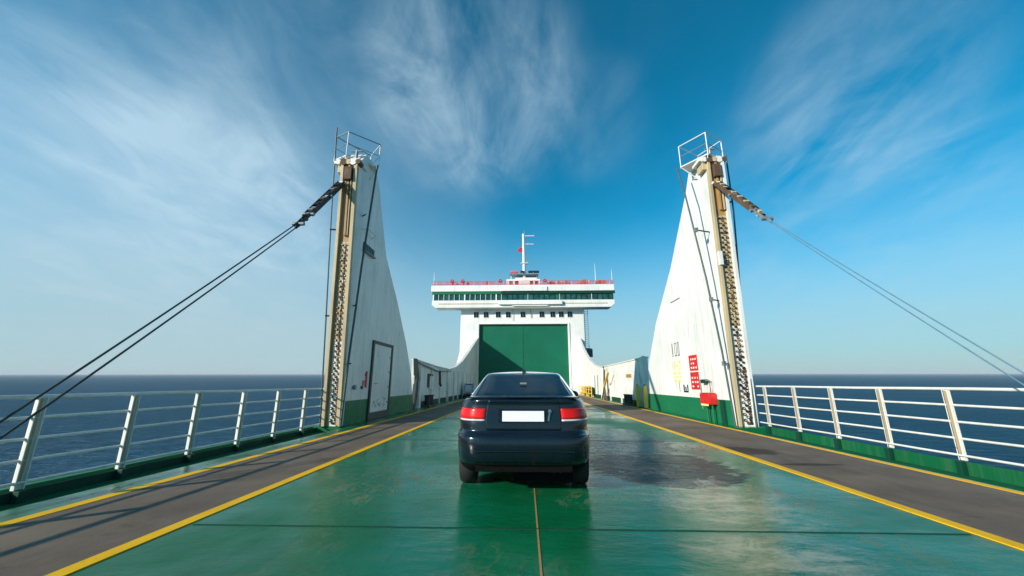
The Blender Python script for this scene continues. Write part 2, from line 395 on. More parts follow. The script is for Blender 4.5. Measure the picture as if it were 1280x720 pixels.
# ------------------------------------------------------------------ ramp hoist towers
def tower(side, xin, xout, prof, fy, label, door, arm_tip, arm_base, crown, studs_to):
    """prof: (y,z) outline of the wedge plate, front edge first; fy(z): y of the front edge"""
    root = empty('hoist_tower', ((xin + xout) / 2, fy(0), 0), label, 'hoist tower', 'ramp hoist towers')
    x0, x1 = min(xin, xout), max(xin, xout)
    body = MB()
    body.prism_x(prof, x0, x1, 'white')
    pb = P(body, 'plate', root, .02)
    sg = -side   # +1: inner face looks to +x
    # green painted base band, a shallow plate on the inner face
    def y_back(z):
        pts = [q for q in prof[2:]]
        pts = sorted([(b, a) for a, b in pts])
        for (za, ya), (zb, yb) in zip(pts, pts[1:]):
            if za <= z <= zb: return ya + (yb - ya) * (z - za) / (zb - za + 1e-6)
        return pts[0][1]
    def face(z0, z1, ya, yb, t, key, mb):
        a, b_ = sorted((xin - sg * .01, xin + sg * t))
        mb.prism_x([(ya, z0), (yb(z0) if callable(yb) else yb, z0), (yb(z1) if callable(yb) else yb, z1), (ya, z1)], a, b_, key)
    gb = MB()
    if door:
        face(.0, .78, fy(0) + .12, 15.02, .012, 'green', gb); P(gb, 'green_base_band', root); gb = MB(); face(.0, .78, 17.38, y_back, .012, 'green', gb)
    else:
        face(.0, .80, fy(0) + .12, y_back, .012, 'green', gb)
    P(gb, 'green_base_band', root)
    # stiffener ribs seen as faint weld lines
    wl = MB()
    for z in (2.0, 3.6, 5.2, 6.9, 8.4):
        if z < prof[1][1]:
            face(z, z + .014, fy(z) + .1, y_back(z) - .05, .004, 'white', wl)
    for yy, zz in ((14.6, 8.), (18.9 if door else 19.2, 3.2)):
        face(.85, zz, yy, yy + .014, .004, 'white', wl)
    P(wl, 'weld_bead', root)
    # front guide rail with rack
    xm = (x0 + x1) / 2; w = x1 - x0
    ztop = prof[1][1]
    gr = MB()
    def fb(za, zb, xa, xb, t0, t1, key, mb):
        mb.add([(xa, fy(za) - t0, za), (xb, fy(za) - t0, za), (xb, fy(zb) - t0, zb), (xa, fy(zb) - t0, zb),
                (xa, fy(za) - t1, za), (xb, fy(za) - t1, za), (xb, fy(zb) - t1, zb), (xa, fy(zb) - t1, zb)],
               [(0, 3, 2, 1), (4, 5, 6, 7), (0, 1, 5, 4), (2, 3, 7, 6), (1, 2, 6, 5), (0, 4, 7, 3)], key)
    fb(0, ztop, x0 + .0, x0 + .10, -.02, .14, 'cream', gr)
    fb(0, ztop, x1 - .12, x1 - .0, -.02, .14, 'cream' if side < 0 else 'white', gr)
    fb(0, studs_to, x0 + .10, x0 + .17, -.02, .05, 'tan', gr)
    fb(0, studs_to, x0 + .17, x1 - .12, -.02, .03, 'black', gr)
    fb(studs_to, ztop, x0 + .10, x1 - .10, -.02, .04, 'tan', gr)
    fb(studs_to + .2, ztop - .1, xm - .03, xm + .04, .03, .13, 'tan', gr)
    fb(studs_to + .2, ztop - .4, x1 - .2, x1 - .17, .03, .16, 'cream', gr)
    P(gr, 'guide_rail', root, .006)
    rk = MB(); z = .10; i = 0
    rnd = random.Random(side + 5)
    ra, rb = x0 + .175, x1 - .125
    wm = (ra + rb) / 2
    fb(0, studs_to * .45, ra, rb, .03, .045, 'white_dirty', rk); fb(studs_to * .45, studs_to, ra, rb, .03, .045, 'cream', rk)
    while z < studs_to - .05:
        up_ = z / studs_to; rr = (.050 if up_ < .3 else .042) * rnd.uniform(.85, 1.15)
        wob = .012 * math.sin(z * 3.1)
        for c in ((-.085, .085) if i % 2 else ((0.,) if up_ > .25 else (-.0, .15))):
            cx_ = min(max(wm + c * (rb - ra) / .30 + wob + rnd.uniform(-.008, .008), ra + rr), rb - rr)
            yy_ = fy(z)
            rk.tube([(cx_, yy_ - .046, z), (cx_, yy_ - .075, z)], rr, rnd.choice(['black', 'black', 'black', 'brown']), 8)
            if rnd.random() < .5: rk.tube([(cx_, yy_ - .074, z), (cx_, yy_ - .10, z)], rr * .45, rnd.choice(['cream', 'tan', 'white_dirty']), 6)
        if i % 2 and up_ > .3: rk.bar((wm + wob, fy(z) - .055, z - .06), (wm + wob, fy(z) - .055, z + .06), .05, .03, rnd.choice(['tan', 'brown', 'cream']), up=(0, 1, 0))
        z += .092; i += 1
    P(rk, 'rack', root)
    # pulley head and platform
    hd = MB()
    zt = ztop
    yc = fy(zt)
    hd.box(x0 - .28, x1 + .10, yc - .10, yc + .5, zt - .02, zt + .10, 'white')
    hd.box(x0 - .15, x0 + .15, yc - .05, yc + .4, zt - .35, zt - .03, 'cream')
    hd.box(xm - .12, xm + .14, yc - .2, yc - .02, zt - .7, zt - .2, 'brown')
    for q in range(5):
        xx = x0 - .1 + q * (w + .3) / 5
        hd.tube([(xx, yc - .16, zt + .02), (xx, yc + .12, zt + .02)], .10 + .03 * (q % 2), ['white', 'brown', 'cream', 'white', 'brown'][q], 12)
    hd.box(xm - .1, xm + .25, yc + .1, yc + .5, zt + .1, zt + .32, 'white')
    hd.tube([(xm + .05, yc + .25, zt + .3), (xm + .05, yc + .25, zt + .72)], .05, 'grey', 10)
    hd.tube([(xm - .15, yc + .25, zt + .7), (xm + .25, yc + .25, zt + .7)], .04, 'grey', 8)
    P(hd, 'pulley_head', root, .01)
    # brackets that carry the cage
    cg = MB()
    zf, zh = crown['z0'], crown['z1']; cps = crown['pts']
    for k, (cx_, cy_) in enumerate(cps):
        nx = cps[(k + 1) % len(cps)]
        key = 'rail' if not (side < 0 and k in (0, 1)) else 'rod'
        cg.tube([(cx_, cy_, zf - .05), (cx_, cy_, zh)], .022, 'rail', 6)
        cg.tube([(cx_, cy_, zh), (nx[0], nx[1], zh)], .020, 'grey' if (side < 0 and k != 2) else 'rail', 6)
        cg.tube([(cx_, cy_, (zf + zh) / 2), (nx[0], nx[1], (zf + zh) / 2)], .012, 'grey', 6)
        cg.tube([(cx_, cy_, zf), (nx[0], nx[1], zf)], .03, 'white', 6)
        # strut back to the plate head
        cg.tube([(cx_, cy_, zf), (max(x0, min(x1, cx_)), max(yc + .05, min(yc + 1., cy_)), zf - .55)], .022, 'white', 6)
    P(cg, 'service_cage', root)
    pl = MB()
    n = len(cps)
    ctr = Vector((sum(p[0] for p in cps) / n, sum(p[1] for p in cps) / n, zf))
    pl.add([(p[0], p[1], zf - .02) for p in cps] + [(p[0], p[1], zf + .01) for p in cps],
           [list(range(n))[::-1], list(range(n, 2 * n))] + [(i, (i + 1) % n, (i + 1) % n + n, i + n) for i in range(n)], 'white')
    P(pl, 'platform', root)
    # arm: twin dark links with chain blocks
    ar = MB(); A = Vector(arm_base); B = Vector(arm_tip); D = (B - A); L = D.length; D.normalize()
    sx = Vector((1, 0, 0))
    up = sx.cross(D).normalized()
    k1, k2 = ('black', 'brown') if side < 0 else ('brown', 'black')
    for o_ in (-1, 1):
        ar.bar(A + sx * .11 * o_, A + D * L * .80 + sx * .09 * o_, .035, .15, 'black' if side < 0 else (k2 if o_ > 0 else k1), up=up)
        ar.bar(A + D * L * .72 + sx * .07 * o_, B + sx * .05 * o_, .03, .09, k1 if side < 0 else 'grey', up=up)
    rn = random.Random(3)
    for q in range(15):
        t_ = .05 + q * .063
        c = A + D * L * t_
        ar.obox(c, sx * (.08 if t_ < .75 else .05), D * .045, up * (.10 if q % 2 else .06), rn.choice([k1, k2, 'grey', 'brown', 'cream'] if side > 0 else [k1, k1, k2, 'grey']))
    for t_ in (.0, .38, .8, 1.):
        c = A + D * L * t_
        ar.tube([c - sx * .17, c + sx * .17], .055, 'grey' if t_ else 'white', 10)
    P(ar, 'hoist_arm', root, .004)
    return root, pb

fyL = lambda z: 13.05 - .075 * z
fyR = lambda z: 13.45 - .025 * z
profL = [(13.05, 0), (fyL(9.15), 9.15), (12.9, 9.9), (13.75, 9.95), (14.3, 9.4), (15.74, 6.75), (17.62, 5.11), (19.41, 3.29), (20.6, 1.8), (21.3, 0)]
profR = [(13.45, 0), (fyR(9.5), 9.5), (13.7, 10.0), (14.5, 10.1), (15.15, 9.2), (17.6, 6.63), (20.26, 4.46), (22.24, 2.19), (22.7, 0)]
crL = dict(z0=9.6, z1=10.62, pts=[(-7.22, 12.8), (-6.62, 12.5), (-5.72, 13.35), (-6.4, 14.1)])
crR = dict(z0=9.7, z1=10.62, pts=[(6.25, 13.9), (6.90, 13.0), (7.75, 13.55), (7.3, 14.6)])
TL, plateL = tower(-1, -6.03, -6.63, profL, fyL, 'white wedge shaped ramp hoist tower in shade on the left, with a green framed door', True,
                   (-6.58, 10.2, 5.87), (-6.52, fyL(8.5) - .2, 8.32), crL, 6.2)
TR, plateR = tower(1, 6.87, 7.49, profR, fyR, 'sunlit white wedge shaped ramp hoist tower on the right, with red signs on its face', False,
                   (7.35, 11.05, 6.20), (7.1, fyR(8.5) - .2, 8.52), crR, 7.3)

# --- left tower fittings
x = -6.03
fr = MB()
Z0, Z1, Y0, Y1 = .004, 3.02, 15.03, 17.35
for (a, b_, c, e) in ((Y0, Y0 + .15, Z0, Z1), (Y1 - .15, Y1, Z0, Z1), (Y0 + .15, Y1 - .15, Z1 - .12, Z1), (Y0 + .15, Y1 - .15, Z0, Z0 + .25)):
    fr.box(x - .01, x + .07, a, b_, c, e, 'frame_dark')
do = P(fr, 'door_frame', TL, .01)
dp = MB(); dp.box(x - .01, x + .03, Y0 + .153, Y1 - .153, Z0 + .253, Z1 - .123, 'white'); dd = PS(dp, 'door_panel', do, TL, .006)
hh = MB()
for k in range(4):
    h2 = MB(); h2.box(x + .03, x + .05, Y1 - .32, Y1 - .16, .55 + k * .62, .62 + k * .62, 'grey'); PS(h2, 'hinge', do, TL)
hh.tube([(x + .05, 15.45, 1.35), (x + .09, 15.45, 1.35), (x + .09, 15.68, 1.35)], .015, 'grey', 6)
PS(hh, 'handle', do, TL)
sm = MB()   # scrubbed dark scuff low on the door
rn = random.Random(4)
for k in range(16):
    yy = rn.uniform(15.5, 16.9); zz = rn.uniform(.42, .8); l = rn.uniform(.06, .2); an = rn.uniform(-.6, .9)
    sm.obox((x + .0315, yy, zz), (.0015, 0, 0), (0, l * math.cos(an), l * math.sin(an)), (0, -.012 * math.sin(an), .012 * math.cos(an)), 'grey')
PS(sm, 'scuff_marks', do, TL)
v = MB()
v.tube([(x, 13.68, 1.22), (x + .10, 13.68, 1.22)], .075, 'grey', 12); P(v, 'valve', TL)
v = MB()
v.box(x, x + .03, 14.42, 14.62, 1.28, 1.46, 'pink'); v.box(x, x + .04, 14.3, 14.44, 1.16, 1.26, 'black'); v.box(x, x + .05, 14.66, 14.74, 1.2, 1.8, 'pink'); v.box(x, x + .03, 14.58, 14.68, 1.62, 1.72, 'red')
P(v, 'red_fitting', TL)
eq = MB()   # grated step and loudspeaker box at mid height
eq.box(x, x + .04, 13.35, 14.35, 6.2, 6.5, 'green_dark')
for k in range(6): eq.box(x + .042, x + .05, 13.4 + k * .16, 13.44 + k * .16, 6.22, 6.48, 'grey')
eq.box(x + .003, x + .16, 13.3, 14.3, 6.14, 6.17, 'grey')
eq.tube([(x, 13.1, 6.9), (x + .2, 13.2, 6.95), (x + .22, 13.9, 6.95), (x, 14.1, 6.9)], .02, 'rail', 6)
P(eq, 'step_grating', TL, .004)
rd = MB()
rd.tube([(-7.02, 12.35, 10.7), (-6.98, 12.6, 7.5), (-6.82, 12.8, 3.5), (-6.68, 12.95, 0)], .028, 'rod', 6)
for z, yy, xx in ((6.7, 12.6, -6.95), (3.6, 12.75, -6.83)): rd.tube([(xx, yy, z), (-6.5, yy + .05, z)], .03, 'black', 6)
P(rd, 'conduit', TL)
rd = MB()
rd.tube([(-5.6, 12.95, 9.45), (-5.8, 12.9, 5.5), (-5.93, 12.88, 2.), (-5.98, 12.9, 0)], .04, 'rod', 6)
for z in (7.4, 4.0, 2.0): rd.tube([(-5.85, 12.9, z), (-6.1, 13.1, z)], .025, 'black', 6)
P(rd, 'conduit', TL)

# --- right tower fittings
x = 6.87
sg_ = MB()
def mk(mb, ya, yb, za, zb, key, t=.02, off=0): mb.box(x - t - off, x + .004 - off, ya, yb, za, zb, key)
mk(sg_, 15.85, 16.62, 1.86, 2.48, 'red')
mk(sg_, 15.85, 16.62, 1.12, 1.80, 'red')
rn = random.Random(9)
for (za, zb) in ((1.9, 2.44), (1.16, 1.76)):
    for r_ in range(3):
        for c in range(3):
            if rn.random() < .75:
                yy = 15.93 + c * .22; zz = za + .04 + r_ * .17
                mk(sg_, yy, yy + rn.uniform(.06, .15), zz, zz + .07, 'sign_white', .024)
P(sg_, 'fire_sign', TR)
sg_ = MB()
for r_ in range(6):
    zz = 2.25 - r_ * .17
    for c in range(3):
        if rn.random() < .85:
            yy = 17.55 + c * .3 + r_ * .03
            mk(sg_, yy, yy + rn.uniform(.12, .26), zz, zz + .11, 'sign_yellow', .006)
P(sg_, 'faded_yellow_stencil', TR)
sg_ = MB()
for c, (ya, yb) in enumerate(((17.55, 17.75), (17.85, 18.1), (18.3, 18.42))):
    mk(sg_, ya, yb, 2.55, 2.62, 'grey', .008); mk(sg_, ya, ya + .05, 2.63, 3.1, 'grey', .008); mk(sg_, yb - .05, yb, 2.66, 3.1, 'tan' if c == 2 else 'grey', .008); mk(sg_, ya, yb, 3.11, 3.16, 'grey', .008)
P(sg_, 'grey_stencil', TR)
sg_ = MB()
mk(sg_, 17.0, 17.5, .98, 1.05, 'black', .01); mk(sg_, 17.0, 17.1, 1.06, 1.3, 'black', .01); mk(sg_, 17.2, 17.3, 1.06, 1.22, 'black', .01); mk(sg_, 17.38, 17.5, 1.06, 1.3, 'black', .01); mk(sg_, 17.9, 17.95, 1.0, 1.4, 'grey', .01)
P(sg_, 'small_marking', TR)
sg_ = MB(); mk(sg_, 16.9, 18.0, 5.02, 5.06, 'grey', .02); P(sg_, 'bracket_mark', TR)
bx = MB()
bx.box(x - .32, x - .02, 14.55, 15.25, .62, .98, 'red'); bx.box(x - .30, x - .04, 14.57, 15.23, .985, 1.02, 'red'); bx.box(x - .325, x - .321, 14.6, 15.2, .56, .63, 'sign_yellow')
P(bx, 'hose_box', TR, .015)
bx = MB()
for yy in (14.65, 15.1): bx.tube([(x - .16, yy, 0), (x - .16, yy, .62)], .035, 'green', 8)
bx.tube([(x - .10, 14.8, 1.02), (x - .10, 14.8, 1.45), (x - .10, 15.35, 1.45)], .025, 'grey', 6)
bx.box(x - .16, x, 15.1, 15.4, 1.36, 1.5, 'green_dark'); bx.tube([(x - .03, 15.75, .4), (x - .03, 15.75, 1.5)], .02, 'grey', 6)
bx.box(x - .09, x, 14.0, 14.25, 0, .8, 'green_dark')
P(bx, 'pipework', TR)
rd = MB()
rd.tube([(6.08, 13.9, 9.7), (6.12, 13.55, 8.4), (6.42, 13.35, 5.), (6.62, 13.3, 2.4), (6.74, 13.3, 0)], .035, 'rod', 6)
for z, xx in ((6.8, 6.28), (4.2, 6.5), (2., 6.66)): rd.tube([(xx, 13.35, z), (6.95, 13.6, z)], .025, 'black', 6); rd.box(xx - .05, xx + .05, 13.28, 13.40, z - .07, z + .07, 'grey')
P(rd, 'conduit', TR)
rd = MB()
rd.tube([(7.78, 13.4, 9.9), (7.70, 13.3, 7.5), (7.45, 13.3, 3.5), (7.30 + .1, 13.3, 0)], .032, 'rod', 6)
for z, xx in ((7.9, 7.72), (6.2, 7.64), (3.5, 7.45)): rd.tube([(xx, 13.3, z), (7.3, 13.42, z - .12)], .03, 'black', 6)
rd.tube([(7.55, 13.3, 9.3), (7.25, 13.2, 8.9)], .03, 'brown', 6)
P(rd, 'conduit', TR)
rd = MB()
rd.tube([(6.90, 13.24, 8.6), (6.90, 13.3, 5.2)], .03, 'brown', 6)
rd.box(6.86, 6.98, 13.1, 13.25, 5.4, 5.9, 'white')
P(rd, 'junction_pipe', TR)

# --- hoist cables
def cable(a, b_, r, label, key='cable'):
    c = MB(); a = Vector(a); b_ = Vector(b_)
    pts = []
    for i in range(17):
        t = i / 16; p = a.lerp(b_, t); p.z -= .10 * 4 * t * (1 - t) * .5; pts.append(p)
    c.tube(pts, r, key, 7)
    for end in (pts[0], pts[-1]): pass
    c.tube([pts[0], pts[0].lerp(pts[1], .5)], r * 2.2, key, 7)
    o = c.build('hoist_cable'); tag(o, label, 'cable', 'wire ropes of the ramp hoist')
cable((-6.60, 10.22, 5.93), (-6.38, 3.75, .04), .017, 'upper of the two dark wire ropes from the left tower arm')
cable((-6.56, 10.26, 5.88), (-6.40, 3.98, -.02), .017, 'lower of the two dark wire ropes from the left tower arm')
cable((7.36, 11.05, 6.22), (7.20, 4.6, .28), .011, 'upper of the two thin wire ropes from the right tower arm', 'cable_pale')
cable((7.34, 11.05, 6.18), (7.12, 4.5, .0), .011, 'lower of the two thin wire ropes from the right tower arm', 'cable_pale')
for (x, y, z, lab) in ((-6.39, 3.85, GZ, 'green cable anchor plate on the left deck edge'), (7.16, 4.55, GZ, 'green cable anchor plate on the right deck edge')):
    a = MB(); a.box(x - .05, x + .05, y - .25, y + .25, z, z + .22, 'green_dark'); a.box(x - .14, x + .14, y - .3, y + .3, z, z + .03, 'green_dark')
    a.tube([(x - .08, y, z + .17), (x + .08, y, z + .17)], .04, 'grey', 10)
    tag(a.build('cable_anchor', bevel=.006), lab, 'anchor plate')

# ------------------------------------------------------------------ bulwarks between towers and bridge
def bulwark(side, xin, prof, y0, y1, label, spacing):
    root = empty('bulwark', (xin, y0, 0), label, 'bulwark', 'steel bulwarks beside the deck')
    out = .18 * side
    b_ = MB(); b_.prism_x([(y0, 0)] + prof + [(y1, 0)], min(xin, xin + out), max(xin, xin + out), 'white_dirty'); P(b_, 'plating', root, .01)
    # coping along the top edge
    c = MB(); q = prof
    for (ya, za), (yb, zb) in zip(q, q[1:]):
        c.bar((xin + out / 2, ya, za + .03), (xin + out / 2, yb, zb + .03), .30, .07, 'white')
    P(c, 'coping', root, .01)
    kk = MB(); kk.box(min(xin, xin - .012 * side), max(xin, xin - .012 * side), y0 + .1, y1, 0, .32, 'green_dark'); P(kk, 'dark_kick_plate', root)
    def ztop(y):
        for (ya, za), (yb, zb) in zip(prof, prof[1:]):
            if ya <= y <= yb: return za + (zb - za) * (y - ya) / (yb - ya)
        return prof[-1][1]
    y = y0 + .9; i = 0; rn = random.Random(21 + side)
    while y < y1 - .6:
        zt = min(ztop(y) - .05, ztop(y))
        f = MB()
        dep = .12 if i % 3 else .2
        xs = sorted((xin, xin - .02 * side))
        f.add([(xin, y, 0), (xin - side * dep, y, 0), (xin - side * .10, y, min(zt, 2.4)), (xin, y, min(zt, 2.4)),
               (xin, y + .05, 0), (xin - side * dep, y + .05, 0), (xin - side * .10, y + .05, min(zt, 2.4)), (xin, y + .05, min(zt, 2.4))],
              [(0, 1, 2, 3), (7, 6, 5, 4), (0, 4, 5, 1), (1, 5, 6, 2), (2, 6, 7, 3), (3, 7, 4, 0)], 'white_dirty')
        P(f, 'frame', root)
        y += spacing * rn.uniform(.8, 1.2); i += 1
    return root
BL = bulwark(-1, -6.17, [(21.7, 2.62), (27, 2.46), (31.5, 2.42), (34.5, 2.7), (38, 3.4), (42, 4.55), (46, 5.8), (50.0, 7.05)], 21.7, 50.0, 'shaded grey-white bulwark rising towards the bridge on the left', 2.4)
BR = bulwark(1, 6.92, [(22.9, 2.80), (30, 2.76), (36, 2.75), (39.5, 3.1), (43, 3.9), (46.5, 5.2), (50.0, 6.95)], 22.9, 50.0, 'sunlit white bulwark rising towards the bridge on the right', 4.2)
# left bulwark details: dark slanted end, window notch, upper pipe
x = -6.17
k = MB(); k.prism_x([(21.45, 0), (21.75, 0), (22.5, 1.3), (22.2, 1.9), (21.75, 2.66), (21.45, 2.7), (21.75, 1.6)], x - .05, x + .12, 'frame_dark')
k.box(x + .0, x + .22, 22.1, 22.4, 0, 1.5, 'white_dirty')
P(k, 'end_bracket', BL)
k = MB(); k.box(x, x + .06, 24.6, 25.9, 1.1, 1.95, 'brown'); k.box(x + .02, x + .08, 25.0, 26.1, 1.0, 1.8, 'white_dirty')
P(k, 'dark_recess', BL)
k = MB(); k.tube([(x + .12, 22.0, 2.5), (x + .15, 27.0, 2.15), (x + .12, 31.8, 2.32)], .05, 'grey', 6)
k.tube([(x + .2, 27.2, 2.2), (x + .25, 27.2, 1.3), (x + .25, 27.5, 1.2)], .08, 'brown', 8)
P(k, 'pipe', BL)
x = 6.92
k = MB(); k.prism_x([(22.75, 0), (23.2, 0), (23.3, 1.5), (23.7, 2.0), (23.5, 2.85), (22.9, 2.9), (23.0, 1.8)], x - .12, x + .05, 'white_dirty')
P(k, 'end_bracket', BR)
k = MB(); k.box(x - .05, x, 26.0, 27.2, 1.75, 1.95, 'tan'); P(k, 'fitting', BR)
for yy in (33.5, 38., 39.5):
    k = MB(); k.box(x - .06, x, yy, yy + .12, .3, 2.1, 'grey'); P(k, 'cable_trunk', BR)

# deck gear
def gear(name, loc, label, cat, fn, group=None):
    root = empty(name, loc, label, cat, group); fn(root, *loc); return root
def bollard(root, X, Y, Zz):
    a = MB(); a.box(X - .09, X + .09, Y - .1, Y + .1, 0, 1.22, 'yellow'); P(a, 'post', root, .02)
    a = MB(); a.box(X - .16, X + .16, Y - .17, Y + .17, 0, .04, 'brown'); P(a, 'base_plate', root)
    a = MB(); a.tube([(X, Y, 1.22), (X, Y, 1.30)], .05, 'brown', 8); P(a, 'cap', root)
gear('guard_post', (6.62, 22.35, 0), 'bright yellow steel guard post nearest the right tower', 'guard post', bollard, 'yellow guard posts')
gear('guard_post', (6.62, 23.75, 0), 'orange-yellow guard post just behind the nearest one by the right bulwark', 'guard post', bollard, 'yellow guard posts')
def chocks(root, X, Y, Zz):
    a = MB(); a.box(X - .2, X + .2, Y - .7, Y + .7, 0, .12, 'brown'); P(a, 'base_plate', root, .01)
    for q in (-.4, .35):
        a = MB(); a.tube([(X, Y + q, .1), (X, Y + q, .62)], .17, 'black', 12); a.tube([(X, Y + q, .62), (X, Y + q, .68)], .21, 'black', 12); P(a, 'bitt', root)
gear('mooring_bitts', (6.45, 25.4, 0), 'low black twin mooring bitts behind the yellow posts', 'mooring bitts', chocks)
gear('mooring_bitts', (-5.75, 23.6, 0), 'low black twin mooring bitts at the start of the left bulwark', 'mooring bitts', chocks)
def davit(root, X, Y, Zz):
    a = MB(); a.tube([(X, Y, 0), (X - .02, Y, 1.1), (X + .05, Y, 2.4), (X + .05, Y + .3, 2.7)], .08, 'brown', 8); P(a, 'post', root)
    a = MB(); a.bar((X, Y, 1.15), (X - .1, Y - 1.1, 0), .09, .09, 'brown'); a.bar((X, Y, 1.15), (X, Y + 1.3, 0), .09, .09, 'brown'); P(a, 'strut', root)
    a = MB(); a.bar((X - .12, Y - .2, .9), (X - .12, Y - 2.4, 2.2), .14, .12, 'yellow'); P(a, 'boom', root, .01)
gear('davit_crane', (6.55, 33.2, 0), 'small rust-brown davit with a yellow boom folded against the right bulwark', 'davit', davit)
def gate(root, X, Y, Zz):
    for q in range(6):
        a = MB(); a.tube([(X, Y + q * 1.7, 0), (X, Y + q * 1.7, 1.05)], .05, 'yellow', 6); P(a, 'post', root)
    for z in (.35, .7, 1.05):
        a = MB(); a.tube([(X, Y, z), (X, Y + 8.5, z)], .045, 'yellow', 6); P(a, 'rail', root)
    a = MB(); rn = random.Random(2)
    for q in range(5):
        a = MB(); a.box(X + .05, X + .25, Y + q * 1.6 + .2, Y + q * 1.6 + 1.2, .3, rn.uniform(.6, 1.0), rn.choice(['green_dark', 'yellow', 'brown', 'yellow'])); P(a, 'lashing_rack', root, .02)
gear('lashing_gear_rail', (6.5, 39.5, 0), 'yellow guard rail holding lashing gear beside the ramp door', 'guard rail', gate)
def winch(root, X, Y, Zz):
    a = MB(); a.box(X - .5, X + .4, Y - .7, Y + 1.2, 0, .2, 'black'); P(a, 'bed', root, .02)
    a = MB(); a.tube([(X - .3, Y, .75), (X + .35, Y, .75)], .45, 'white', 16); a.tube([(X - .36, Y, .75), (X - .3, Y, .75)], .62, 'grey', 16); a.tube([(X + .35, Y, .75), (X + .41, Y, .75)], .62, 'grey', 16); P(a, 'drum', root)
    a = MB(); a.box(X - .4, X + .2, Y + .7, Y + 1.3, .2, 1.3, 'brown'); P(a, 'motor', root, .05)
    a = MB(); a.tube([(X + .41, Y, .75), (X + .6, Y, .75)], .2, 'white', 12); P(a, 'warping_head', root)
gear('mooring_winch', (-5.45, 38.0, 0), 'grey-white mooring winch drum on deck by the left bulwark', 'winch', winch)

# ------------------------------------------------------------------ bridge superstructure
SY = 50.0
S = empty('ship_superstructure', (-.3, SY, 0), 'white ship superstructure with wide bridge and big green ramp door', 'superstructure')
DX0, DX1, DZ = -6.14, 5.66, 8.9
f = MB()
f.box(-8.5, DX0, SY + .02, SY + 22, 0, 11.15, 'white_clean'); f.box(DX1, 7.7, SY + .02, SY + 22, 0, 11.15, 'white_clean')
f.box(DX0, DX1, SY + .02, SY + 22, DZ, 11.15, 'white_clean')
# outward flare of the side shell low down
f.prism_y([(-8.5, 5.4), (-8.5, 0), (-9.9, 0), (-9.6, 1.6), (-9.0, 3.2)], SY + .1, SY + 20, 'white_clean')
f.prism_y([(7.7, 5.4), (7.7, 0), (9.2, 0), (8.9, 1.6), (8.3, 3.2)], SY + .1, SY + 20, 'white_clean')
P(f, 'front_wall', S, .03)
f = MB()
f.box(DX0 - .12, DX0 + .10, SY - .08, SY + .3, 0, DZ + .12, 'white_clean'); f.box(DX1 - .10, DX1 + .12, SY - .08, SY + .3, 0, DZ + .12, 'white_clean')
f.box(DX0 + .1, DX1 - .1, SY - .08, SY + .3, DZ - .02, DZ + .16, 'white_clean')
P(f, 'door_frame', S, .02)
f = MB()
f.box(DX0 + .11, DX1 - .11, SY + .32, SY + .5, 0, DZ - .03, 'door_green')
for xx in (-.27,): f.box(xx - .02, xx + .02, SY + .30, SY + .32, .02, DZ - .05, 'green_dark')
for k in range(1, 5): f.box(DX0 + .12, DX1 - .12, SY + .312, SY + .32, k * 1.78, k * 1.78 + .03, 'door_green')
for xx in (-5.2, -4.2, -3.2, -2.2, -1.2, .7, 1.7, 2.7, 3.7, 4.7): f.box(xx - .01, xx + .012, SY + .312, SY + .32, .02, DZ - .05, 'door_green')
P(f, 'ramp_door', S)
for cx_ in [DX0 + (u - 598) * .1047 for u in (595, 607.5, 622.8, 635.5, 654, 677.8, 691.4, 702, 712.8)]:
    w = MB(); w.box(cx_ - .36, cx_ + .36, SY - .03, SY + .015, 9.72, 10.56, 'white_clean'); wo = P(w, 'window', S, .01)
    w = MB(); w.box(cx_ - .31, cx_ + .31, SY - .045, SY - .032, 9.78, 10.50, 'glass'); w.box(cx_ - .02, cx_ + .02, SY - .052, SY - .046, 9.78, 10.50, 'grey')
    PS(w, 'pane', wo, S)
f = MB(); f.tube([(.77, SY - .1, 9.7), (.77, SY - .1, 11.1)], .04, 'grey', 6)
f.tube([(-1.6, SY - .1, 9.3), (-1.6, SY - .1, 11.1)], .025, 'grey', 6)
P(f, 'wall_pipe', S)
f = MB()  # external ladder and clutter on the right edge
for z in range(22): f.box(7.75, 8.25, SY + .2, SY + .26, 4.6 + z * .28, 4.65 + z * .28, 'grey')
for xx in (7.76, 8.22): f.box(xx, xx + .05, SY + .18, SY + .28, 4.4, 11., 'grey')
f.box(7.72, 8.5, SY - .1, SY + .9, 5.6, 5.7, 'grey'); f.box(7.9, 8.6, SY - .1, SY + .3, 4.6, 5.6, 'rod')
P(f, 'ladder', S)
# bridge
BY = 48.8; k_ = .977
def zz(z): return (z - 1.36) * k_ + 1.36
BX0, BX1 = -12.15, 11.55
f = MB()
f.prism_y([(BX0 + .5, zz(11.1)), (BX0, zz(11.5)), (BX0, zz(12.1)), (BX1, zz(12.1)), (BX1, zz(11.5)), (BX1 - .5, zz(11.1))], BY, BY + 1.9, 'white_clean')
P(f, 'bridge_floor', S, .04)
f = MB(); f.box(BX0 + .9, BX1 - .9, BY - .02, BY + .05, zz(11.55), zz(11.68), 'cream'); P(f, 'fender_strip', S)
f = MB(); f.box(-3.4, 4.8, BY - .35, BY + .0, zz(11.45), zz(11.95), 'white_clean'); f.box(-1.6, 3., BY - .2, BY + .4, zz(11.25), zz(11.44), 'white_clean'); P(f, 'bridge_bay', S, .03)
f = MB(); f.box(BX0 + .15, BX1 - .15, BY + .12, BY + 3.3, zz(12.12), zz(13.28), 'bridge_glass'); P(f, 'bridge_glazing', S)
f = MB(); f.box(BX0 - .02, -3.1, BY - .02, BY + .11, zz(12.92), zz(13.3), 'green'); f.box(-3.1, BX1 + .1, BY - .06, BY + .11, zz(12.95), zz(13.3), 'green_dark'); P(f, 'green_fascia', S, .01)
n = 34
